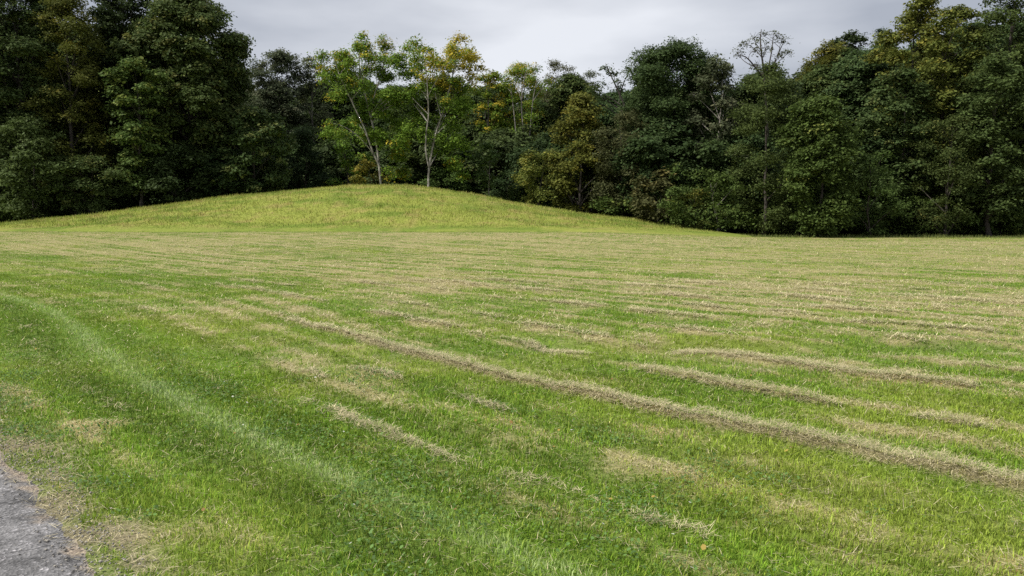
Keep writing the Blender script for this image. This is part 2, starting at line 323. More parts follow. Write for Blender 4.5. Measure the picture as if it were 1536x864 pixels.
def grow_field(parts):
    for (y0, y1, dens, seg, hs, wsz) in parts:
        x, y = sow(y0, y1, dens)
        u, t = UT(x, y); pe = path_edge(t)
        c, d, verge = field_color(x, y)
        if seg == 2 or y1 < 14:
            tf = rng.integers(0, max(1, len(x) // 7), len(x)); tx, ty = x[tf], y[tf]; cl_ = rng.random(len(x)) < .7
            x = np.where(cl_, tx + rng.normal(0, .011 + .001 * y0, len(x)), x); y = np.where(cl_, ty + rng.normal(0, .011 + .001 * y0, len(x)), y)
            u, t = UT(x, y); pe = path_edge(t); c, d, verge = field_color(x, y); tft = hsh(tf * 1.0, tf * .37, 5)
        else: tft = rng.random(len(x))
        keep = (u - pe > -0.09 * rng.random(len(x)) ** 2) & (rng.random(len(x)) < 1 - .70 * verge ** 1.5) & (rng.random(len(x)) < 1 - .45 * ss(windrow(x, y), .4, .8))
        x, y, c, d, verge, u, t, tft = x[keep], y[keep], c[keep], d[keep], verge[keep], u[keep], t[keep], tft[keep]
        n_ = len(x)
        dry = rng.random(n_) < ss(d, 0.08, 0.98) * .95
        r1, r2_ = rng.random(n_), rng.random(n_)
        gcol = lerp(np.tile(GRN_A, (n_, 1)), np.tile(GRN_B, (n_, 1)), np.clip(fbm(x * 1.1, y * 1.1, 61, 3) * .8 + r1 * .5 - .25, 0, 1))
        gcol = lerp(gcol, np.tile(GRN_B * .9, (n_, 1)), .7 * np.exp(-((u - 3.05) / .28) ** 2))
        gcol = lerp(gcol, np.tile(GRN_Y, (n_, 1)), np.clip(r2_ ** 3 * 1.2 + .6 * ss(fbm(x * .5, y * .5, 62, 3), .45, .8), 0, 1))
        pale = 1.15 * np.exp(-((u - 3.62) / .15) ** 2) * (.45 + .55 * ss(fbm(t * .6, u, 91, 2), .3, .5)) * (rng.random(n_) < .62)   # paler clover rich stripe
        gcol = lerp(gcol, np.tile(np.array([.26, .34, .15]), (n_, 1)), np.clip(pale * .55, 0, 1))
        scol = lerp(np.tile(STR_A, (n_, 1)), np.tile(STR_B, (n_, 1)), r1); scol = lerp(scol, np.tile(STR_C, (n_, 1)), r2_ * .7)
        red = ss(fbm(x * .8, y * .8, 92, 3), .55, .70) * (rng.random(n_) < .35)
        scol = lerp(scol, np.tile(np.array([.33, .17, .07]), (n_, 1)), red * .7)
        cc = np.where(dry[:, None], scol, gcol) * ((0.66 + .68 * rng.random(n_)) * (.78 + .44 * tft))[:, None]
        cc = lerp(cc, np.tile(np.array([.42, .50, .22]), (n_, 1)), np.clip(pale, 0, 1) * .75)
        cc = cc * (1 + .15 * np.sin(u * 5.6 - 18.9) * ss(u, 2.0, 2.6) * (1 - .6 * ss(u, 5, 8)))[:, None]
        h = hs * (.7 + .6 * hsh(tft * 991, tft * 37, 8)) * (0.45 + .9 * rng.random(n_) ** 1.3) * (0.65 + .75 * fbm(x * 1.6, y * 1.6, 93, 3)) * np.where(dry, .55, 1.0) * (1 - .5 * verge)
        lean = np.abs(rng.normal(0, .55, n_)) + .25 + np.where(dry, .3 + rng.random(n_) * .8, 0)
        az = rng.uniform(0, 2 * math.pi, n_)
        # mower lays each pass its own way
        pas = np.where(np.floor(u / 1.9) % 2 > 0, 1.0, -1.0)
        bend = rng.random(n_) < .25
        az = az * .35 + 6.283 * hsh(tft * 517, tft * 91, 9)
        az = np.where(bend, math.pi * .75 + (pas < 0) * math.pi + rng.normal(0, .6, n_), az)
        wd = wsz * (0.6 + .8 * rng.random(n_))
        P = np.stack([x, y, ground_z(x, y) - .004], 1)
        yield P, h, wd, az, lean, cc, seg
def merge_build(name, gens, mat):
    Vs, Ts, Qs, Cs, off = [], [], [], [], 0
    for P, h, wd, az, lean, cc, seg in gens:
        o = blades('tmp', P, h, wd, az, lean, cc, seg, mat)
        me = o.data; nv = len(me.vertices); v = np.empty(nv * 3, np.float32); me.vertices.foreach_get('co', v)
        ca = np.empty(nv * 4, np.float32); me.color_attributes['tint'].data.foreach_get('color', ca)
        li = np.empty(len(me.loops), np.int32); me.loops.foreach_get('vertex_index', li)
        nq = len(P) if seg > 1 else 0
        if nq: Qs.append(li[:nq * 4].reshape(-1, 4) + off)
        Ts.append(li[nq * 4:].reshape(-1, 3) + off)
        Vs.append(v.reshape(-1, 3)); Cs.append(ca.reshape(-1, 4)[:, :3]); off += nv
        bpy.data.objects.remove(o); bpy.data.meshes.remove(me)
    return mesh_obj(name, np.concatenate(Vs), tris=np.concatenate(Ts), quads=np.concatenate(Qs) if Qs else None, mat=mat, colors=np.concatenate(Cs))
#         y0   y1   dens  seg h     width
go = merge_build('grass', grow_field([(2.4, 5.0, 10500, 2, .042, .0042), (5.0, 8.0, 6200, 2, .043, .0056), (8.0, 13, 3000, 1, .050, .009),
                 (13, 22, 1500, 1, .042, .013), (22, 38, 520, 1, .034, .024), (38, 66, 200, 1, .034, .04)]), M_blade)
tag(go, 'short mown grass, green mixed with straw coloured blades, across the field', 'grass', kind='stuff')

# clippings: loose straw lying in windrows
def straws(y0, y1, dens, ln, wd0, lift, bare=.03):
    x, y = sow(y0, y1, dens)
    wv = windrow(x, y); d, verge = dryness(x, y); u, t = UT(x, y)
    prob = np.clip(ss(wv + .16 * (fbm(x * 6, y * 6, 99, 2) - .5) * (wv > .004), .01, .40) + bare + .22 * ss(d, .45, 1), 0, 1) * (u - path_edge(t) > -0.12) + .10 * verge * (u - path_edge(t) > -.2)
    k = rng.random(len(x)) < prob; x, y, wv = x[k], y[k], wv[k]; n_ = len(x)
    az = rng.uniform(0, 2 * math.pi, n_); ll = ln * (.4 + rng.random(n_) * .9); wd = wd0 * (.6 + .8 * rng.random(n_))
    z = ground_z(x, y) + .008 + lift * wv * rng.random(n_) ** 1.3 + .02 * rng.random(n_)
    r1, r2_ = rng.random(n_), rng.random(n_)
    c = lerp(np.tile(np.array([.66, .58, .36]), (n_, 1)), np.tile(np.array([.36, .32, .20]), (n_, 1)), r1); c = c * (.65 + .6 * r2_)[:, None]
    return np.stack([x, y, z], 1), ll, wd, az, rng.normal(1.45, .20, n_), c, 3
so_ = merge_build('clippings', [straws(2.4, 6, 9500, .065, .0025, .05), straws(6, 10, 6500, .075, .0038, .05), straws(10, 20, 1700, .10, .008, .045), straws(20, 52, 220, .13, .013, .02)], M_straw)
tag(so_, 'pale dry grass clippings lying in long windrows across the field', 'grass clippings', kind='stuff')

# tall grass of the mound
n_ = 210000
x = rng.uniform(-66, 30, n_); y = rng.uniform(53.5, 84, n_); h = mound_h(x, y); k = h > .05; x, y, h = x[k], y[k], h[k]; n_ = len(x)
cc = mound_col(x, y) * (.8 + .4 * rng.random(n_))[:, None] * (.86 + .28 * fbm(x * .9, y * 1.6, 76, 3))[:, None]
seedy = rng.random(n_) < .09; cc[seedy] = np.array([.33, .25, .11]) * (.8 + .4 * rng.random(seedy.sum()))[:, None]
mg = blades('mound_grass', np.stack([x, y, mound_z(x, y) - .02], 1), (.10 + .22 * rng.random(n_) ** 1.5) * (.5 + .8 * fbm(x * .6, y * .6, 75, 2)) * ss(h, 0, .5), .03 + .03 * rng.random(n_),
            rng.uniform(0, 6.28, n_), np.abs(rng.normal(0, .5, n_)), cc, 1, M_blade)
tag(mg, 'longer yellow green grass growing all over the mound', 'grass', kind='stuff')

# grit and small stones crumbling off the asphalt edge
n_ = 2600; t_ = rng.uniform(4, 13, n_); pe = path_edge(t_); u_ = pe + rng.normal(-.02, .16, n_); x = (u_ - t_) / 2; y = (u_ + t_) / 2
sz = rng.uniform(.003, .011, n_) * rng.uniform(.5, 1.1, n_); oc = np.array([[1, 0, 0], [0, 1, 0], [-1, 0, 0], [0, -1, 0], [0, 0, .7], [0, 0, -.7]])
V = np.stack([x, y, .014 + sz * .3], 1)[:, None, :] + (oc[None] * sz[:, None, None]) * rng.uniform(.6, 1.3, (n_, 6, 1))
fc = np.array([[0, 1, 4], [1, 2, 4], [2, 3, 4], [3, 0, 4], [1, 0, 5], [2, 1, 5], [3, 2, 5], [0, 3, 5]])
T_ = (np.arange(n_)[:, None, None] * 6 + fc[None]).reshape(-1, 3)
gc = lerp(np.tile(np.array([.16, .155, .15]), (n_, 1)), np.tile(np.array([.42, .39, .34]), (n_, 1)), rng.random(n_))
gv = mesh_obj('gravel', V.reshape(-1, 3), tris=T_, mat=M_straw, colors=np.repeat(gc, 6, 0))
tag(gv, 'loose grey grit and small stones along the crumbling asphalt edge', 'gravel', kind='stuff')

# clover: little round leaves low among the near grass
def rosettes(x, y, size, colr, zlift=.02):
    n_ = len(x); a = rng.uniform(0, 6.28, n_); ang = np.arange(5) * 2 * math.pi / 5
    nrm_t = rng.normal(0, .35, (n_, 2))
    V = np.zeros((n_, 5, 3))
    for i in range(5):
        dx, dy = np.cos(ang[i] + a) * size, np.sin(ang[i] + a) * size
        V[:, i, 0] = x + dx; V[:, i, 1] = y + dy; V[:, i, 2] = zlift + dx * nrm_t[:, 0] + dy * nrm_t[:, 1]
    V[:, :, 2] += ground_z(x, y)[:, None]
    k = np.arange(n_) * 5
    T_ = np.concatenate([np.stack([k, k + 1, k + 2], 1), np.stack([k, k + 2, k + 3], 1), np.stack([k, k + 3, k + 4], 1)])
    return V.reshape(-1, 3), T_, np.repeat(colr, 5, 0)
x, y = sow(2.4, 9, 1500)
u, t = UT(x, y)
pr = ss(fbm(x * 1.4, y * 1.4, 95, 3), .56, .70) * .8 + .35 * np.exp(-((u - 4.1) / .35) ** 2)
pr = pr * (u < 6.5) + 1.0 * np.exp(-(((x + 2.58) / .22) ** 2 + ((y - 4.55) / .16) ** 2))
k = (rng.random(len(x)) < pr) & (u - path_edge(t) > .1); x, y = x[k], y[k]; n_ = len(x)
cc = np.array([.10, .18, .045]) * (.6 + .9 * rng.random(n_))[:, None]
w_ = rng.random(n_) < .004; cc[w_] = np.array([.6, .6, .52])
V, T_, C_ = rosettes(x, y, (.005 + .006 * rng.random(n_)), cc, .03 + .025 * rng.random(n_))
cl = mesh_obj('clover', V, tris=T_, mat=M_blade, colors=C_)
tag(cl, 'low clover leaves among the green grass nearest the path', 'clover', kind='stuff')

x, y = sow(2.6, 14, 2.0); n_ = len(x)
V, T_, C_ = rosettes(x, y, .006 + .009 * rng.random(n_), lerp(np.tile(np.array([.24, .13, .06]), (n_, 1)), np.tile(np.array([.45, .36, .08]), (n_, 1)), rng.random(n_)), .045)
fl = mesh_obj('fallen_leaves', V, tris=T_, mat=M_blade, colors=C_)
tag(fl, 'a few fallen brown and yellow leaves on the grass', 'fallen leaves', kind='stuff')

# ------------------------------------------------------------------ trees
def tube(path, rad, sides=6):
    path = np.asarray(path, float); n_ = len(path); rad = np.asarray(rad, float)
    tg = np.gradient(path, axis=0); tg /= np.linalg.norm(tg, axis=1)[:, None] + 1e-9
    ref = np.where(np.abs(tg[:, 2:3]) > .9, np.array([[1., 0, 0]]), np.array([[0, 0, 1.]]))
    a = np.cross(tg, ref); a /= np.linalg.norm(a, axis=1)[:, None] + 1e-9; b_ = np.cross(tg, a)
    an = np.arange(sides) * 2 * math.pi / sides
    V = path[:, None, :] + rad[:, None, None] * (np.cos(an)[None, :, None] * a[:, None, :] + np.sin(an)[None, :, None] * b_[:, None, :])
    q = []
    for i in range(n_ - 1):
        for j in range(sides):
            q.append((i * sides + j, i * sides + (j + 1) % sides, (i + 1) * sides + (j + 1) % sides, (i + 1) * sides + j))
    return V.reshape(-1, 3), np.array(q)
class Wood:
    def __init__(s): s.V, s.Q, s.o = [], [], 0
    def add(s, path, rad, sides=6):
        v, q = tube(path, rad, sides); s.V.append(v); s.Q.append(q + s.o); s.o += len(v)
    def build(s, name, mat, parent): return mesh_obj(name, np.concatenate(s.V), quads=np.concatenate(s.Q), mat=mat, parent=parent, smooth=True)
def bez(a, b, c, n=7):
    t = np.linspace(0, 1, n)[:, None]; return (1 - t) ** 2 * a + 2 * t * (1 - t) * b + t * t * c
PAL = {  # leaf colours: base, second, yellowing/autumn
    'dark':   ((.040, .066, .020), (.062, .090, .026), (.130, .140, .040)),
    'deep':   ((.026, .048, .018), (.040, .066, .022), (.080, .100, .034)),
    'olive':  ((.075, .095, .020), (.110, .125, .026), (.190, .175, .032)),
    'grey':   ((.070, .086, .040), (.105, .120, .060), (.150, .145, .080)),
    'bright': ((.070, .150, .022), (.110, .190, .028), (.240, .240, .030)),
    'gold':   ((.080, .165, .022), (.130, .220, .030), (.420, .330, .035)),
    'brown':  ((.064, .074, .030), (.082, .092, .036), (.130, .120, .042)),
    'green':  ((.048, .082, .020), (.075, .112, .026), (.145, .170, .038)),
}
def leaf_mesh(C, nrm, size, colr):
    n_ = len(C)
    nrm = nrm / (np.linalg.norm(nrm, axis=1)[:, None] + 1e-9)
    r_ = rng.normal(size=(n_, 3)); a = np.cross(nrm, r_); a /= np.linalg.norm(a, axis=1)[:, None] + 1e-9; b_ = np.cross(nrm, a)
    s = size[:, None]
    V = np.stack([C - a * s, C + b_ * s * .55 - nrm * s * .12, C + a * s, C - b_ * s * .55 - nrm * s * .12], 1).reshape(-1, 3)
    k = np.arange(n_) * 4
    return V, np.stack([k, k + 1, k + 2, k + 3], 1), np.repeat(colr, 4, 0)
def crown_leaves(boughs, pal, dens=1.0, leaf=.12, gold=0.0, zlo=0, zhi=1, sparse=0.0):
    """boughs: list of (centre, rx, rz, gold)"""
    A, B, G = [np.array(v) * 1.08 for v in PAL[pal]]
    Cs, Ns, Col = [], [], []
    for (c, rx, rz, gd) in boughs:
        nsp = max(4, int(30 * dens * (rx / 1.2) ** 1.9 * (1 - sparse)))
        d = rng.normal(size=(nsp, 3)); d /= np.linalg.norm(d, axis=1)[:, None]; d[:, 2] = np.where(rng.random(nsp) < .75, np.abs(d[:, 2]), d[:, 2])
        rr = rng.random(nsp) ** .35 * rng.uniform(.75, 1.15, nsp)
        S = np.array(c) + d * rr[:, None] * np.array([rx, rx, rz])
        tone = rng.random(nsp)
        nl = 24
        off = rng.normal(size=(nsp, nl, 3)) * np.array([.30, .30, .15]) * (rng.uniform(.7, 1.3, nsp))[:, None, None]
        off[:, :, 2] -= .35 * np.linalg.norm(off[:, :, :2], axis=2)
        L_ = (S[:, None, :] + off).reshape(-1, 3)
        nr = np.repeat(d * .5 + np.array([0, 0, .7]), nl, 0) + rng.normal(size=(nsp * nl, 3)) * .38
        tn = np.repeat(tone, nl) * .7 + rng.random(nsp * nl) * .3
        cc = lerp(np.tile(A, (len(L_), 1)), np.tile(B, (len(L_), 1)), tn)
        gp = np.clip(.12 * rng.random(len(L_)) + np.repeat((rng.random(nsp) < gd) * rng.uniform(.4, 1, nsp), nl) + (rng.random(len(L_)) < gd * .3) * .5, 0, 1)
        cc = lerp(cc, np.tile(G, (len(L_), 1)), gp) * rng.uniform(.75, 1.3, len(L_))[:, None]
        Cs.append(L_); Ns.append(nr); Col.append(cc)
    C = np.concatenate(Cs)
    return leaf_mesh(C, np.concatenate(Ns), leaf * rng.uniform(.6, 1.35, len(C)), np.concatenate(Col))
def envelope(style, t):
    if style == 'oval': return np.clip(1 - (2 * t - 1) ** 2, 0, 1) ** .42
    if style == 'cone': return (1 - t) ** .62 * np.clip(.55 + t * 3, 0, 1)
    if style == 'vase': return np.clip(.30 + .95 * t, 0, 1) * np.clip((1 - t) * 4.5, 0, 1) ** .5
    if style == 'column': return np.clip(t * 5 + .55, 0, 1) * np.clip((1 - t) * 3.2, 0, 1) ** .6
    return t * 0 + 1
def make_boughs(H, Wd, base, style, nb, gold=0, br=None, lobe=.25):
    out = []; z0 = H * base; hc = H - z0
    ph = rng.uniform(0, 6.28, 6)
    br = br or max(.75, min(1.9, Wd * .17))
    golden = 2.39996; a0 = rng.uniform(0, 6.28)
    for i in range(nb):
        t = (i + rng.random()) / nb
        t = t if style != 'cone' else t ** 1.15
        a = a0 + i * golden + rng.normal(0, .35)
        Rt = envelope(style, np.array([t]))[0] * (Wd / 2 - br * .55)
        Rt *= 1 + lobe * math.sin(2 * a + ph[0] + 5 * t) * .6 + lobe * math.sin(3 * a + ph[1] - 7 * t) * .5
        r_ = Rt * (.35 + .65 * rng.random() ** .45)
        b1 = br * rng.uniform(.65, 1.25)
        z = z0 + b1 * .5 + t * (hc - b1 * 1.0)
        out.append(((r_ * math.cos(a), r_ * math.sin(a), z), b1, b1 * rng.uniform(.55, .85), gold * (.4 + .9 * t)))
    # a leader at the top
    out.append(((rng.normal(0, .3), rng.normal(0, .3), H - br * .55), br * .7, br * .55, gold * 1.2))
    return out
def build_tree(name, H, boughs, pal, trunk_r=None, barkm=None, dens=1.0, leaf=.12, stems=None, trunk_to=.86, limbs=.6, sparse=0.0, twigs=0, extra_limbs=(), limb_min=0):
    root = bpy.data.objects.new(name, None); root.empty_display_size = .5; col.objects.link(root)
    wd = Wood(); tr = trunk_r or H * .0125
    if stems is None:
        n_ = 9; tz = np.linspace(0, 1, n_); lx, ly = rng.normal(0, .25, 2)
        pth = np.stack([np.cumsum(rng.normal(0, .09, n_)) + lx * tz ** 2, np.cumsum(rng.normal(0, .09, n_)) + ly * tz ** 2, -0.25 + tz * H * trunk_to], 1)
        pth[0, :2] = 0
        stems = [(pth, tr * (1.0 - .82 * tz) * np.where(tz == 0, 1.45, 1))]
    for pth, rad in stems: wd.add(pth, rad, 8)
    allp = np.concatenate([s[0] for s in stems]); allr = np.concatenate([s[1] for s in stems])
    for (c, rx, rz, gd) in boughs:
        if rng.random() > limbs: continue
        c = np.array(c)
        if c[2] < limb_min: continue
        dist = np.linalg.norm((allp - c) * np.array([1, 1, .8]), axis=1) + np.where(allp[:, 2] > c[2] - .4 - .55 * np.linalg.norm(allp[:, :2] - c[:2], axis=1), 50, 0)
        k = int(np.argmin(dist))
        if dist[k] > 40: continue
        a = allp[k]; m_ = (a + c) / 2 + np.array([0, 0, .18 * np.linalg.norm((c - a)[:2])]) + rng.normal(0, .25, 3)
        r0 = min(allr[k] * .6, .03 + .018 * np.linalg.norm(c - a))
        wd.add(bez(a, m_, c), np.linspace(r0, .018, 7), 5)
        for _ in range(twigs):
            d = rng.normal(size=3); d /= np.linalg.norm(d); d[2] = abs(d[2]) * .8
            e_ = c + d * np.array([rx, rx, rz]) * 1.15
            wd.add(bez(c, (c + e_) / 2 + rng.normal(0, .15, 3), e_, 4), [.022, .018, .014, .008], 3)
    for pth, rad in extra_limbs: wd.add(pth, rad, 5)
    wd.build('trunk', barkm or M_bark, root)
    V, Q, C_ = crown_leaves(boughs, pal, dens, leaf, sparse=sparse)
    mesh_obj('crown', V, quads=Q, mat=M_leaf, colors=C_, parent=root)
    return root
def gz(x, y):
    x, y = np.array([x], float), np.array([y], float)
    return float(max(rise(x, y)[0], (mound_z(x, y) if mound_h(x, y)[0] > .05 else rise(x, y))[0]))
def spec_tree(name, px, top, wpx, Y, style, pal, label, base=.1, nb=None, gold=0, cat='tree', group=None, **kw):
    x, _, zt = at(px, top, Y); z0 = gz(x, Y); H = zt - z0; Wd = wpx / FPX * Y
    if nb is None:
        nb = int(np.clip(H * (1 - base) * Wd * .34, 10, 80))
    kw.setdefault('leaf', rng.uniform(.095, .165))
    bo = make_boughs(H, Wd, base, style, nb, gold, kw.pop('br', None), kw.pop('lobe', .25))
    r_ = build_tree(name, H, bo, pal, **kw)
    r_.location = (x, Y, z0)
    b_ = rng.uniform(.80, 1.30); wm = rng.uniform(-.08, .10)
    for ch in r_.children:
        if ch.name.startswith('crown'): ch.color = (b_ * (1 + wm), b_, b_ * (1 - wm), 1)
    tag(r_, label, cat, group)
    return r_
EDGE = 'trees along the edge of the wood'
S = spec_tree
# left block
S('oak_tree', 18, -70, 190, 76, 'oval', 'dark', 'tall dark oak with olive leaves at the far left edge of the wood', gold=.08, group=EDGE, leaf=.13)
S('oak_tree', -95, -60, 170, 74, 'oval', 'dark', 'dark tree at the leftmost end of the wood, cut by the picture edge', group=EDGE)
S('elm_tree', 98, -14, 110, 74, 'column', 'olive', 'tall slim olive green tree second from the left picture edge', base=.05, gold=.05, group=EDGE)
S('oak_tree', 178, -50, 130, 82, 'oval', 'deep', 'very dark tall tree with sky showing between its upper limbs, at left', base=.12, group=EDGE, dens=.75, twigs=3)
S('oak_tree', 283, -12, 178, 80, 'oval', 'dark', 'big dark round crowned tree with heavy leaf clumps, right end of the tall left group', base=.18, group=EDGE, leaf=.17, gold=.10, twigs=2)
S('locust_tree', 202, 88, 100, 74, 'vase', 'green', 'slender tree with feathery lighter green top in front of the tall left trees', base=.12, gold=.25, group=EDGE, dens=1, br=1.0)
S('beech_tree', 378, 158, 110, 79, 'oval', 'dark', 'low dark bushy tree with big leaves below the right end of the tall left group', base=.02, gold=.15, group=EDGE, leaf=.17)
S('small_tree', 40, 175, 130, 70, 'oval', 'dark', 'lower dark leafy tree at the left picture edge above the grass', base=.02, group=EDGE)
S('small_tree', 132, 232, 120, 71, 'oval', 'dark', 'rounded low dark tree where the mound begins, at left', base=.02, gold=.1, group=EDGE)
S('small_tree', 260, 215, 130, 76, 'oval', 'deep', 'dim rounded understory tree under the big dark crowned tree', base=.02, group=EDGE)
# centre
S('ash_tree', 418, 74, 110, 96, 'oval', 'grey', 'grey green tree with pale bare limbs, first right of the tall left group', base=.2, group=EDGE, dens=.75, twigs=3, barkm=M_grey, gold=.1)
S('ash_tree', 468, 84, 70, 99, 'oval', 'grey', 'thin grey green tree left of the yellow tipped trees', base=.25, group=EDGE, dens=.7, twigs=3, barkm=M_grey)
S('cedar_tree', 455, 190, 90, 88, 'cone', 'deep', 'dark low conical tree behind the left slope of the mound', base=.02, group=EDGE)
S('cherry_tree', 521, 178, 66, 84, 'oval', 'bright', 'bright green small tree left of the forked pale trunk', base=.1, gold=.08, group=EDGE, br=.8)
S('small_tree', 548, 238, 52, 82, 'oval', 'olive', 'small yellow brown sapling at the foot of the forked pale trunk', base=.0, gold=.5, group=EDGE, br=.6)
S('small_tree', 605, 150, 70, 93, 'column', 'green', 'mid green tree standing between the two pale trunked trees', base=.1, gold=.05, group=EDGE)
S('small_tree', 668, 185, 75, 91, 'column', 'green', 'leafy green tree behind the right pale forked trunk', base=.05, gold=.05, group=EDGE)
S('sapling', 729, 213, 52, 80, 'vase', 'green', 'small open sapling standing alone right of the mound top', base=.35, group=EDGE, br=.65, dens=.8, barkm=M_grey, twigs=2)
S('small_tree', 765, 250, 70, 89, 'oval', 'deep', 'low dark tree behind the right shoulder of the mound', base=.0, group=EDGE)
S('poplar_tree', 735, 104, 66, 97, 'vase', 'gold', 'yellow green topped tree right of the golden crowned tree', base=.5, gold=.25, group=EDGE, dens=.7, br=1.1)
S('poplar_tree', 783, 92, 84, 98, 'vase', 'gold', 'tall yellow green tree with several thin pale stems and sky behind', base=.45, gold=.3, group=EDGE, dens=1, barkm=M_grey, br=1.1)
S('hickory_tree', 838, 90, 74, 103, 'oval', 'grey', 'distant feathery grey green tree with bare top twigs', base=.25, group=EDGE, dens=.55, twigs=4, barkm=M_grey, br=1.1)
S('hickory_tree', 885, 106, 66, 104, 'oval', 'grey', 'distant grey green tree between the pyramid shaped tree and the sky', base=.25, group=EDGE, dens=.6, twigs=4, barkm=M_grey, br=1.1)
S('maple_tree', 872, 138, 138, 77, 'cone', 'olive', 'pyramid shaped olive green tree right of the mound', base=.02, gold=.12, group=EDGE, br=1.15)
S('maple_tree', 808, 224, 78, 75, 'oval', 'olive', 'low rounded olive tree at the left foot of the pyramid shaped tree', base=.02, gold=.12, group=EDGE, br=.9)
S('beech_tree', 936, 165, 110, 74, 'oval', 'brown', 'brownish green middle height tree right of the pyramid shaped tree', base=.03, gold=.05, group=EDGE)
# right half
S('oak_tree', 1012, 62, 165, 76, 'oval', 'dark', 'tall dark green oak with a round dense head, tallest right of centre', base=.15, group=EDGE, dens=1.1)
S('elm_tree', 1075, 82, 96, 72, 'oval', 'grey', 'mottled grey green tree with bare drooping pale twigs', base=.3, group=EDGE, dens=.8, twigs=5, barkm=M_grey, gold=.1)
S('oak_tree', 1152, 92, 112, 65, 'column', 'dark', 'dark column of vine covered foliage below an open twiggy top', base=.0, group=EDGE, dens=1.6, limbs=.2)
S('locust_tree', 1250, 68, 130, 84, 'oval', 'olive', 'broad olive yellow tree set back behind the dense dark round tree', base=.3, gold=.12, group=EDGE, dens=.75, twigs=3)
S('oak_tree', 1272, 46, 70, 96, 'oval', 'deep', 'dark distant crown poking up behind the olive yellow tree', base=.3, group=EDGE)
S('oak_tree', 1326, 42, 64, 94, 'oval', 'deep', 'dark distant crown left of the tall light green tree', base=.3, group=EDGE)
S('oak_tree', 1236, 142, 108, 61.5, 'oval', 'green', 'dense dark green tree leafy to the ground, standing forward of the others', base=.0, gold=.02, group=EDGE, dens=1.5, nb=52, limbs=.2)
S('ash_tree', 1378, -6, 120, 73, 'oval', 'olive', 'tall light green tree with a yellowing lower left bough', base=.25, gold=.15, group=EDGE, dens=.8, twigs=2)
S('elm_tree', 1350, 105, 130, 68, 'oval', 'dark', 'mid height leafy green tree in front of the tall light green tree', base=.03, group=EDGE, gold=.06)
S('ash_tree', 1436, 6, 110, 69, 'oval', 'olive', 'tall olive green tree third from the right picture edge', base=.15, gold=.08, group=EDGE)
S('oak_tree', 1520, -50, 130, 68, 'oval', 'dark', 'tall dark tree with sky gaps at the right picture edge', base=.15, group=EDGE, dens=.85, twigs=2)
S('oak_tree', 1500, 85, 130, 64, 'oval', 'dark', 'lower dark spreading tree in front at the right picture edge', base=.1, group=EDGE)
S('small_tree', 1425, 170, 110, 64, 'oval', 'dark', 'dark leafy understory tree left of the lower spreading tree', base=.02, group=EDGE, gold=.05)
S('small_tree', 1315, 225, 90, 62.5, 'oval', 'green', 'low green tree right of the dense forward tree', base=.0, group=EDGE)
S('oak_tree', 1625, -40, 150, 66, 'oval', 'dark', 'dark tree beyond the right picture edge', base=.05, group=EDGE)
S('bush', 1080, 258, 64, 65, 'oval', 'green', 'fresh green bush at the wood edge where the mound ends', base=.0, cat='bush', group=EDGE, gold=.05, br=.7, barkm=M_grey)
S('bush', 1045, 282, 50, 65.5, 'oval', 'olive', 'small olive bush with a few yellow leaves left of the fresh green bush', base=.0, cat='bush', group=EDGE, gold=.15, br=.55, dens=.7)
S('bush', 985, 252, 90, 69, 'oval', 'brown', 'brownish bush on the right slope of the mound', base=.0, cat='bush', group=EDGE, gold=.1, br=.9)

# pale forked trees above the mound, built stem by stem
def px_tree(name, base, Y, stems_px, boughs_px, pal, label, barkm, trunk_r, dens=1.0, leaf=.12, twigs=2, depth=1.6, limbs=.9, sparse=0.0, zbase=None):
    bx, _, _ = at(base[0], base[1], Y); z0 = gz(bx, Y); H = 20
    org = np.array([bx, Y, z0]); stems = []
    for (pts, r0, r1, dy) in stems_px:
        P = []
        for i, (a, b_) in enumerate(pts):
            f = i / (len(pts) - 1); P.append(np.array(at(a, b_, Y + dy * f)) - org)
        P = np.array(P)
        if pts[0] == base: P[0] = np.array([0, 0, -.3])
        # smooth resample
        tt_ = np.linspace(0, len(P) - 1, len(P) * 4); Pr = np.stack([np.interp(tt_, np.arange(len(P)), P[:, k]) for k in range(3)], 1)
        Pr[1:-1] = (Pr[:-2] + Pr[1:-1] + Pr[2:]) / 3
        stems.append((Pr, np.linspace(r0, r1, len(Pr))))
    bo = []
    for (a, b_, rp, gd) in boughs_px:
        rr = rp / FPX * Y * 1.22
        for q_ in range(2 if rr > .9 else 1):
            jx, jz = rng.normal(0, rr * .25, 2)
            c_ = np.array(at(a, b_, Y)) - org + np.array([jx, rng.normal(.75 * depth, depth), jz]); bo.append((tuple(c_), rr * .72, rr * .85, gd))
    r_ = build_tree(name, H, bo, pal, stems=stems, barkm=barkm, dens=dens, leaf=leaf, twigs=twigs, limbs=limbs, sparse=sparse, limb_min=7.0)
    r_.location = org; tag(r_, label, 'tree', EDGE); return r_
B1 = []
for (a, b_, rp, gd) in [(500, 78, 16, .35), (486, 98, 15, .3), (520, 88, 15, .2), (505, 112, 16, .15), (530, 58, 10, .3), (545, 52, 9, .3), (543, 72, 13, .25), (552, 88, 12, .2), (560, 82, 14, .2), (570, 62, 11, .25), (585, 76, 13, .2), (540, 100, 13, .1), (598, 96, 14, .1),
                        (520, 130, 15, .05), (548, 135, 14, .05), (573, 118, 15, .05), (585, 150, 17, 0), (565, 165, 17, 0), (540, 165, 14, 0), (592, 185, 17, 0), (570, 200, 15, 0), (605, 210, 14, .05), (555, 200, 12, 0), (498, 140, 12, .05), (590, 232, 14, .1), (600, 255, 12, .25), (585, 262, 9, .3)]: B1.append((a, b_, rp, gd))
for _ in range(15):
    a, q_ = rng.uniform(0, 6.28), rng.random() ** .5; B1.append((548 + 58 * q_ * math.cos(a), 152 + 80 * q_ * math.sin(a), rng.uniform(8, 12), .04))
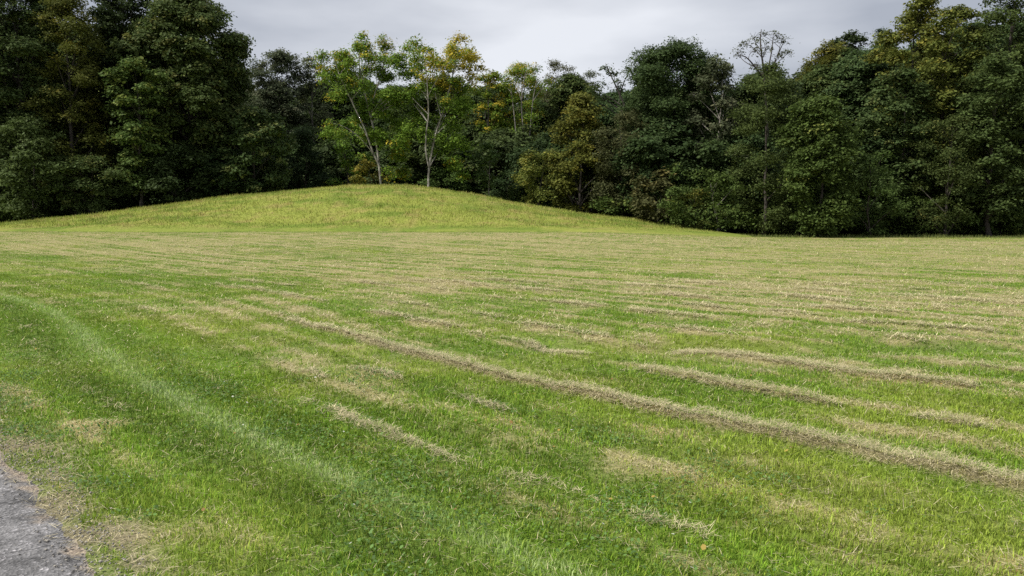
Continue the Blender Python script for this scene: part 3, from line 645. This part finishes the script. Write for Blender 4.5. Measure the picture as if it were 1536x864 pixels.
px_tree('birch_tree', (573, 277), 78, [([(573, 277), (568, 240), (562, 200), (553, 165), (545, 130), (538, 95), (542, 58)], .125, .03, .8),
        ([(570, 252), (558, 225), (548, 195), (536, 170), (524, 145), (510, 115), (500, 85)], .10, .025, -1.5), ([(556, 178), (562, 140), (574, 105), (580, 75)], .07, .02, 1.5)],
        B1, 'gold', 'leaning forked tree with pale bark and yellow green leaves, left of two above the mound', M_pale, .17, dens=1.5, limbs=.6)
B2 = []
for (a, b_, rp, gd) in [(690, 70, 13, .95), (672, 78, 13, .8), (706, 82, 13, .85), (715, 98, 9, .9), (650, 92, 14, .5), (665, 102, 14, .6), (688, 96, 14, .8), (632, 76, 12, .25), (618, 90, 13, .15), (640, 112, 14, .35), (660, 122, 12, .6), (705, 110, 11, .55), (680, 118, 12, .3),
                        (608, 76, 11, .15), (615, 115, 13, .05), (630, 135, 14, .05), (690, 140, 14, .1), (672, 155, 14, .05), (695, 168, 14, 0), (680, 190, 15, 0), (690, 212, 14, 0), (668, 215, 12, 0), (628, 165, 12, 0), (655, 170, 11, 0), (680, 240, 13, .05), (690, 258, 11, .05), (612, 145, 12, 0)]: B2.append((a, b_, rp, gd))
for _ in range(15):
    a, q_ = rng.uniform(0, 6.28), rng.random() ** .5; B2.append((660 + 46 * q_ * math.cos(a), 165 + 85 * q_ * math.sin(a), rng.uniform(8, 12), .03))
px_tree('birch_tree', (642, 283), 77, [([(642, 283), (643, 255), (648, 225), (655, 195), (666, 165), (675, 130), (684, 90), (690, 72)], .12, .03, 1),
        ([(643, 250), (638, 225), (639, 200), (643, 175), (642, 145), (640, 110), (634, 80)], .09, .025, -1.2), ([(662, 175), (652, 140), (652, 100)], .06, .02, 1.2)],
        B2, 'gold', 'forked pale trunked tree with golden orange crown, right of two above the mound', M_pale, .16, dens=1.5, limbs=.6)
# twiggy open top above the vine covered column
px_tree('ash_tree', (1150, 350), 72, [([(1150, 350), (1152, 250), (1150, 170), (1146, 110), (1140, 62), (1142, 44)], .20, .03, 0), ([(1148, 130), (1165, 85), (1178, 58)], .10, .02, 1), ([(1147, 118), (1120, 85), (1102, 82)], .09, .02, -1), ([(1149, 120), (1158, 75), (1160, 50)], .08, .02, -.5)],
        [(1132, 52, 11, .1), (1146, 45, 9, .1), (1160, 56, 10, .1), (1120, 62, 8, .1), (1176, 68, 10, .1), (1104, 80, 9, .1), (1188, 80, 9, .1), (1168, 84, 10, .05), (1132, 78, 9, .05), (1150, 74, 8, .05), (1140, 96, 11, 0), (1160, 100, 12, 0)],
        'grey', 'open twiggy topped tree rising above the dark vine covered column', M_bark, .2, dens=.5, leaf=.10, twigs=6, depth=.8)
# reaching sparse branches left of the round headed oak
px_tree('oak_tree', (960, 330), 79, [([(960, 330), (956, 260), (948, 200), (938, 160), (922, 125), (910, 100)], .22, .03, 0), ([(940, 165), (918, 148), (900, 140)], .08, .02, .5), ([(930, 140), (938, 118), (945, 105)], .07, .02, -.5)],
        [(912, 98, 9, 0), (920, 112, 9, 0), (930, 120, 8, 0), (900, 130, 10, 0), (890, 142, 11, .05), (945, 108, 9, 0), (938, 130, 8, 0), (908, 150, 9, 0), (950, 180, 14, 0), (940, 215, 16, 0), (930, 245, 16, 0)],
        'dark', 'sparse dark tree reaching a bare limb up left of the round headed oak', M_bark, .2, dens=.8, leaf=.13, twigs=3, depth=.7)
# cluster of thin pale stems under the yellow green tree
px_tree('poplar_tree', (778, 300), 94, [([(778, 300), (776, 220), (770, 160), (764, 116)], .08, .03, 0), ([(790, 300), (786, 210), (781, 150), (788, 110)], .07, .03, .4), ([(800, 300), (793, 220), (799, 150), (806, 118)], .07, .03, .4)],
        [(770, 112, 13, .3), (786, 104, 13, .3), (802, 114, 13, .3), (760, 128, 10, .2), (812, 130, 10, .2), (770, 150, 8, .1), (790, 160, 8, .1), (806, 175, 9, .1), (775, 200, 11, .05), (798, 215, 12, .05), (780, 240, 13, .05)], 'gold', 'group of slim pale stems with small yellow green heads beside each other', M_grey, .12, dens=.8)

# trees deeper in the wood: copies of four kinds
protos = []
for kx, (H, Wd, st, pal, dn, base) in enumerate([(17, 9.5, 'oval', 'deep', 1.0, .0), (16, 8, 'column', 'dark', 1.0, .0), (18, 9, 'oval', 'deep', 1.0, .02), (9, 8.5, 'oval', 'deep', 1.0, .0)]):
    bo = make_boughs(H, Wd, base, st, int(H * Wd * .5), 0.02)
    protos.append((build_tree('woodland_tree', H, bo, pal, dens=dn, leaf=.16, limbs=.5), H))
used = [False] * 4
LAB = ['shadowed woodland tree filling the gaps behind the front row of the wood'] 
SKY_PX = [-150, 60, 230, 330, 400, 500, 600, 700, 780, 850, 930, 1000, 1100, 1200, 1300, 1400, 1500, 1650]
SKY_PY = [0, 10, 40, 75, 92, 88, 100, 98, 110, 105, 120, 90, 100, 95, 65, 30, 20, 0]
def place(kx, px, Y, top):
    x, _, zt = at(px, top, Y); z0 = gz(x, Y) if Y < 92 else 0.3
    src, H = protos[kx]
    if used[kx]:
        r_ = src.copy(); col.objects.link(r_)
        for ch in list(src.children):
            c_ = ch.copy(); col.objects.link(c_); c_.parent = r_
    else: r_ = src; used[kx] = True
    b_ = rng.uniform(1.1, 1.7)
    for ch in r_.children:
        if ch.name.startswith('crown'): ch.color = (b_ * rng.uniform(.95, 1.2), b_, b_ * .95, 1)
    s_ = (zt - z0) / H; wsc = min(1.35, max(.8, s_)) * rng.uniform(.9, 1.15)
    r_.location = (x, Y, z0); r_.scale = (wsc, wsc, s_); r_.rotation_euler = (0, 0, rng.uniform(0, 6.28))
    tag(r_, LAB[0], 'tree', 'trees deeper in the wood')
for i, px in enumerate(np.arange(-140, 1700, 62)):
    Y = (86 if px < 350 else 104 if px < 900 else 86 if px < 1090 else 80) + rng.uniform(-2, 3)
    place([0, 1, 2][i % 3], px + rng.uniform(-12, 12), Y, np.interp(px, SKY_PX, SKY_PY) + rng.uniform(5, 50))
for i, px in enumerate(np.arange(-170, 1720, 58)):
    Y = (94 if px < 350 else 112 if px < 900 else 94 if px < 1090 else 90) + rng.uniform(-2, 3)
    place([2, 0, 1][i % 3], px + rng.uniform(-12, 12), Y, np.interp(px, SKY_PX, SKY_PY) + rng.uniform(10, 45))
for i, px in enumerate(np.arange(-140, 1700, 60)):
    Y = (81 if px < 350 else 95 if px < 780 else 84 if px < 1000 else 73) + rng.uniform(-1.5, 1.5)
    place(3, px + rng.uniform(-12, 12), Y, 205 + rng.uniform(-30, 30))

# rough grass where the mowing stops
n_ = 16000; x = rng.uniform(18, 60, n_); y = 60.2 + rng.gamma(1.6, .8, n_) + 1.2 * (fbm(x * .4, x * 0, 97, 3) - .5); h_ = (.06 + .28 * rng.random(n_) ** 3) * (.5 + fbm(x * .7, y * 0, 98, 3))
cc = lerp(np.tile(np.array([.16, .18, .05]), (n_, 1)), np.tile(np.array([.07, .10, .025]), (n_, 1)), rng.random(n_))
eg = blades('rough_grass', np.stack([x, y, ground_z(x, y) - .01], 1), h_, .03 + .03 * rng.random(n_), rng.uniform(0, 6.28, n_), np.abs(rng.normal(0, .45, n_)), cc, 1, M_blade)
tag(eg, 'ragged strip of longer grass where the mowing stops at the wood', 'grass', kind='stuff')

# undergrowth along the wood's edge
bo = []
for px in np.arange(-120, 1680, 9):
    Yb = 72 if px < 60 else 77 if px < 320 else 90 if px < 780 else 82 if px < 900 else 72 if px < 1000 else 64.5
    for k in range(3):
        Y = Yb + rng.uniform(-.5, 2.5) + k * 2.0; x = at(px, 340, Y)[0] + rng.normal(0, .4)
        r_ = rng.uniform(.6, 1.2); bo.append(((x, Y, gz(x, Y) + r_ * .5 + rng.random() * 1.5 * (1 + k)), r_, r_ * .8, .05))
V, Q, C_ = crown_leaves(bo, 'green', .8, .13)
ug = mesh_obj('undergrowth', V, quads=Q, mat=M_leaf, colors=C_)
tag(ug, 'dark tangled undergrowth along the foot of the wood', 'undergrowth', kind='stuff')
print('polys', sum(len(o.data.polygons) for o in sc.objects if o.type == 'MESH'))
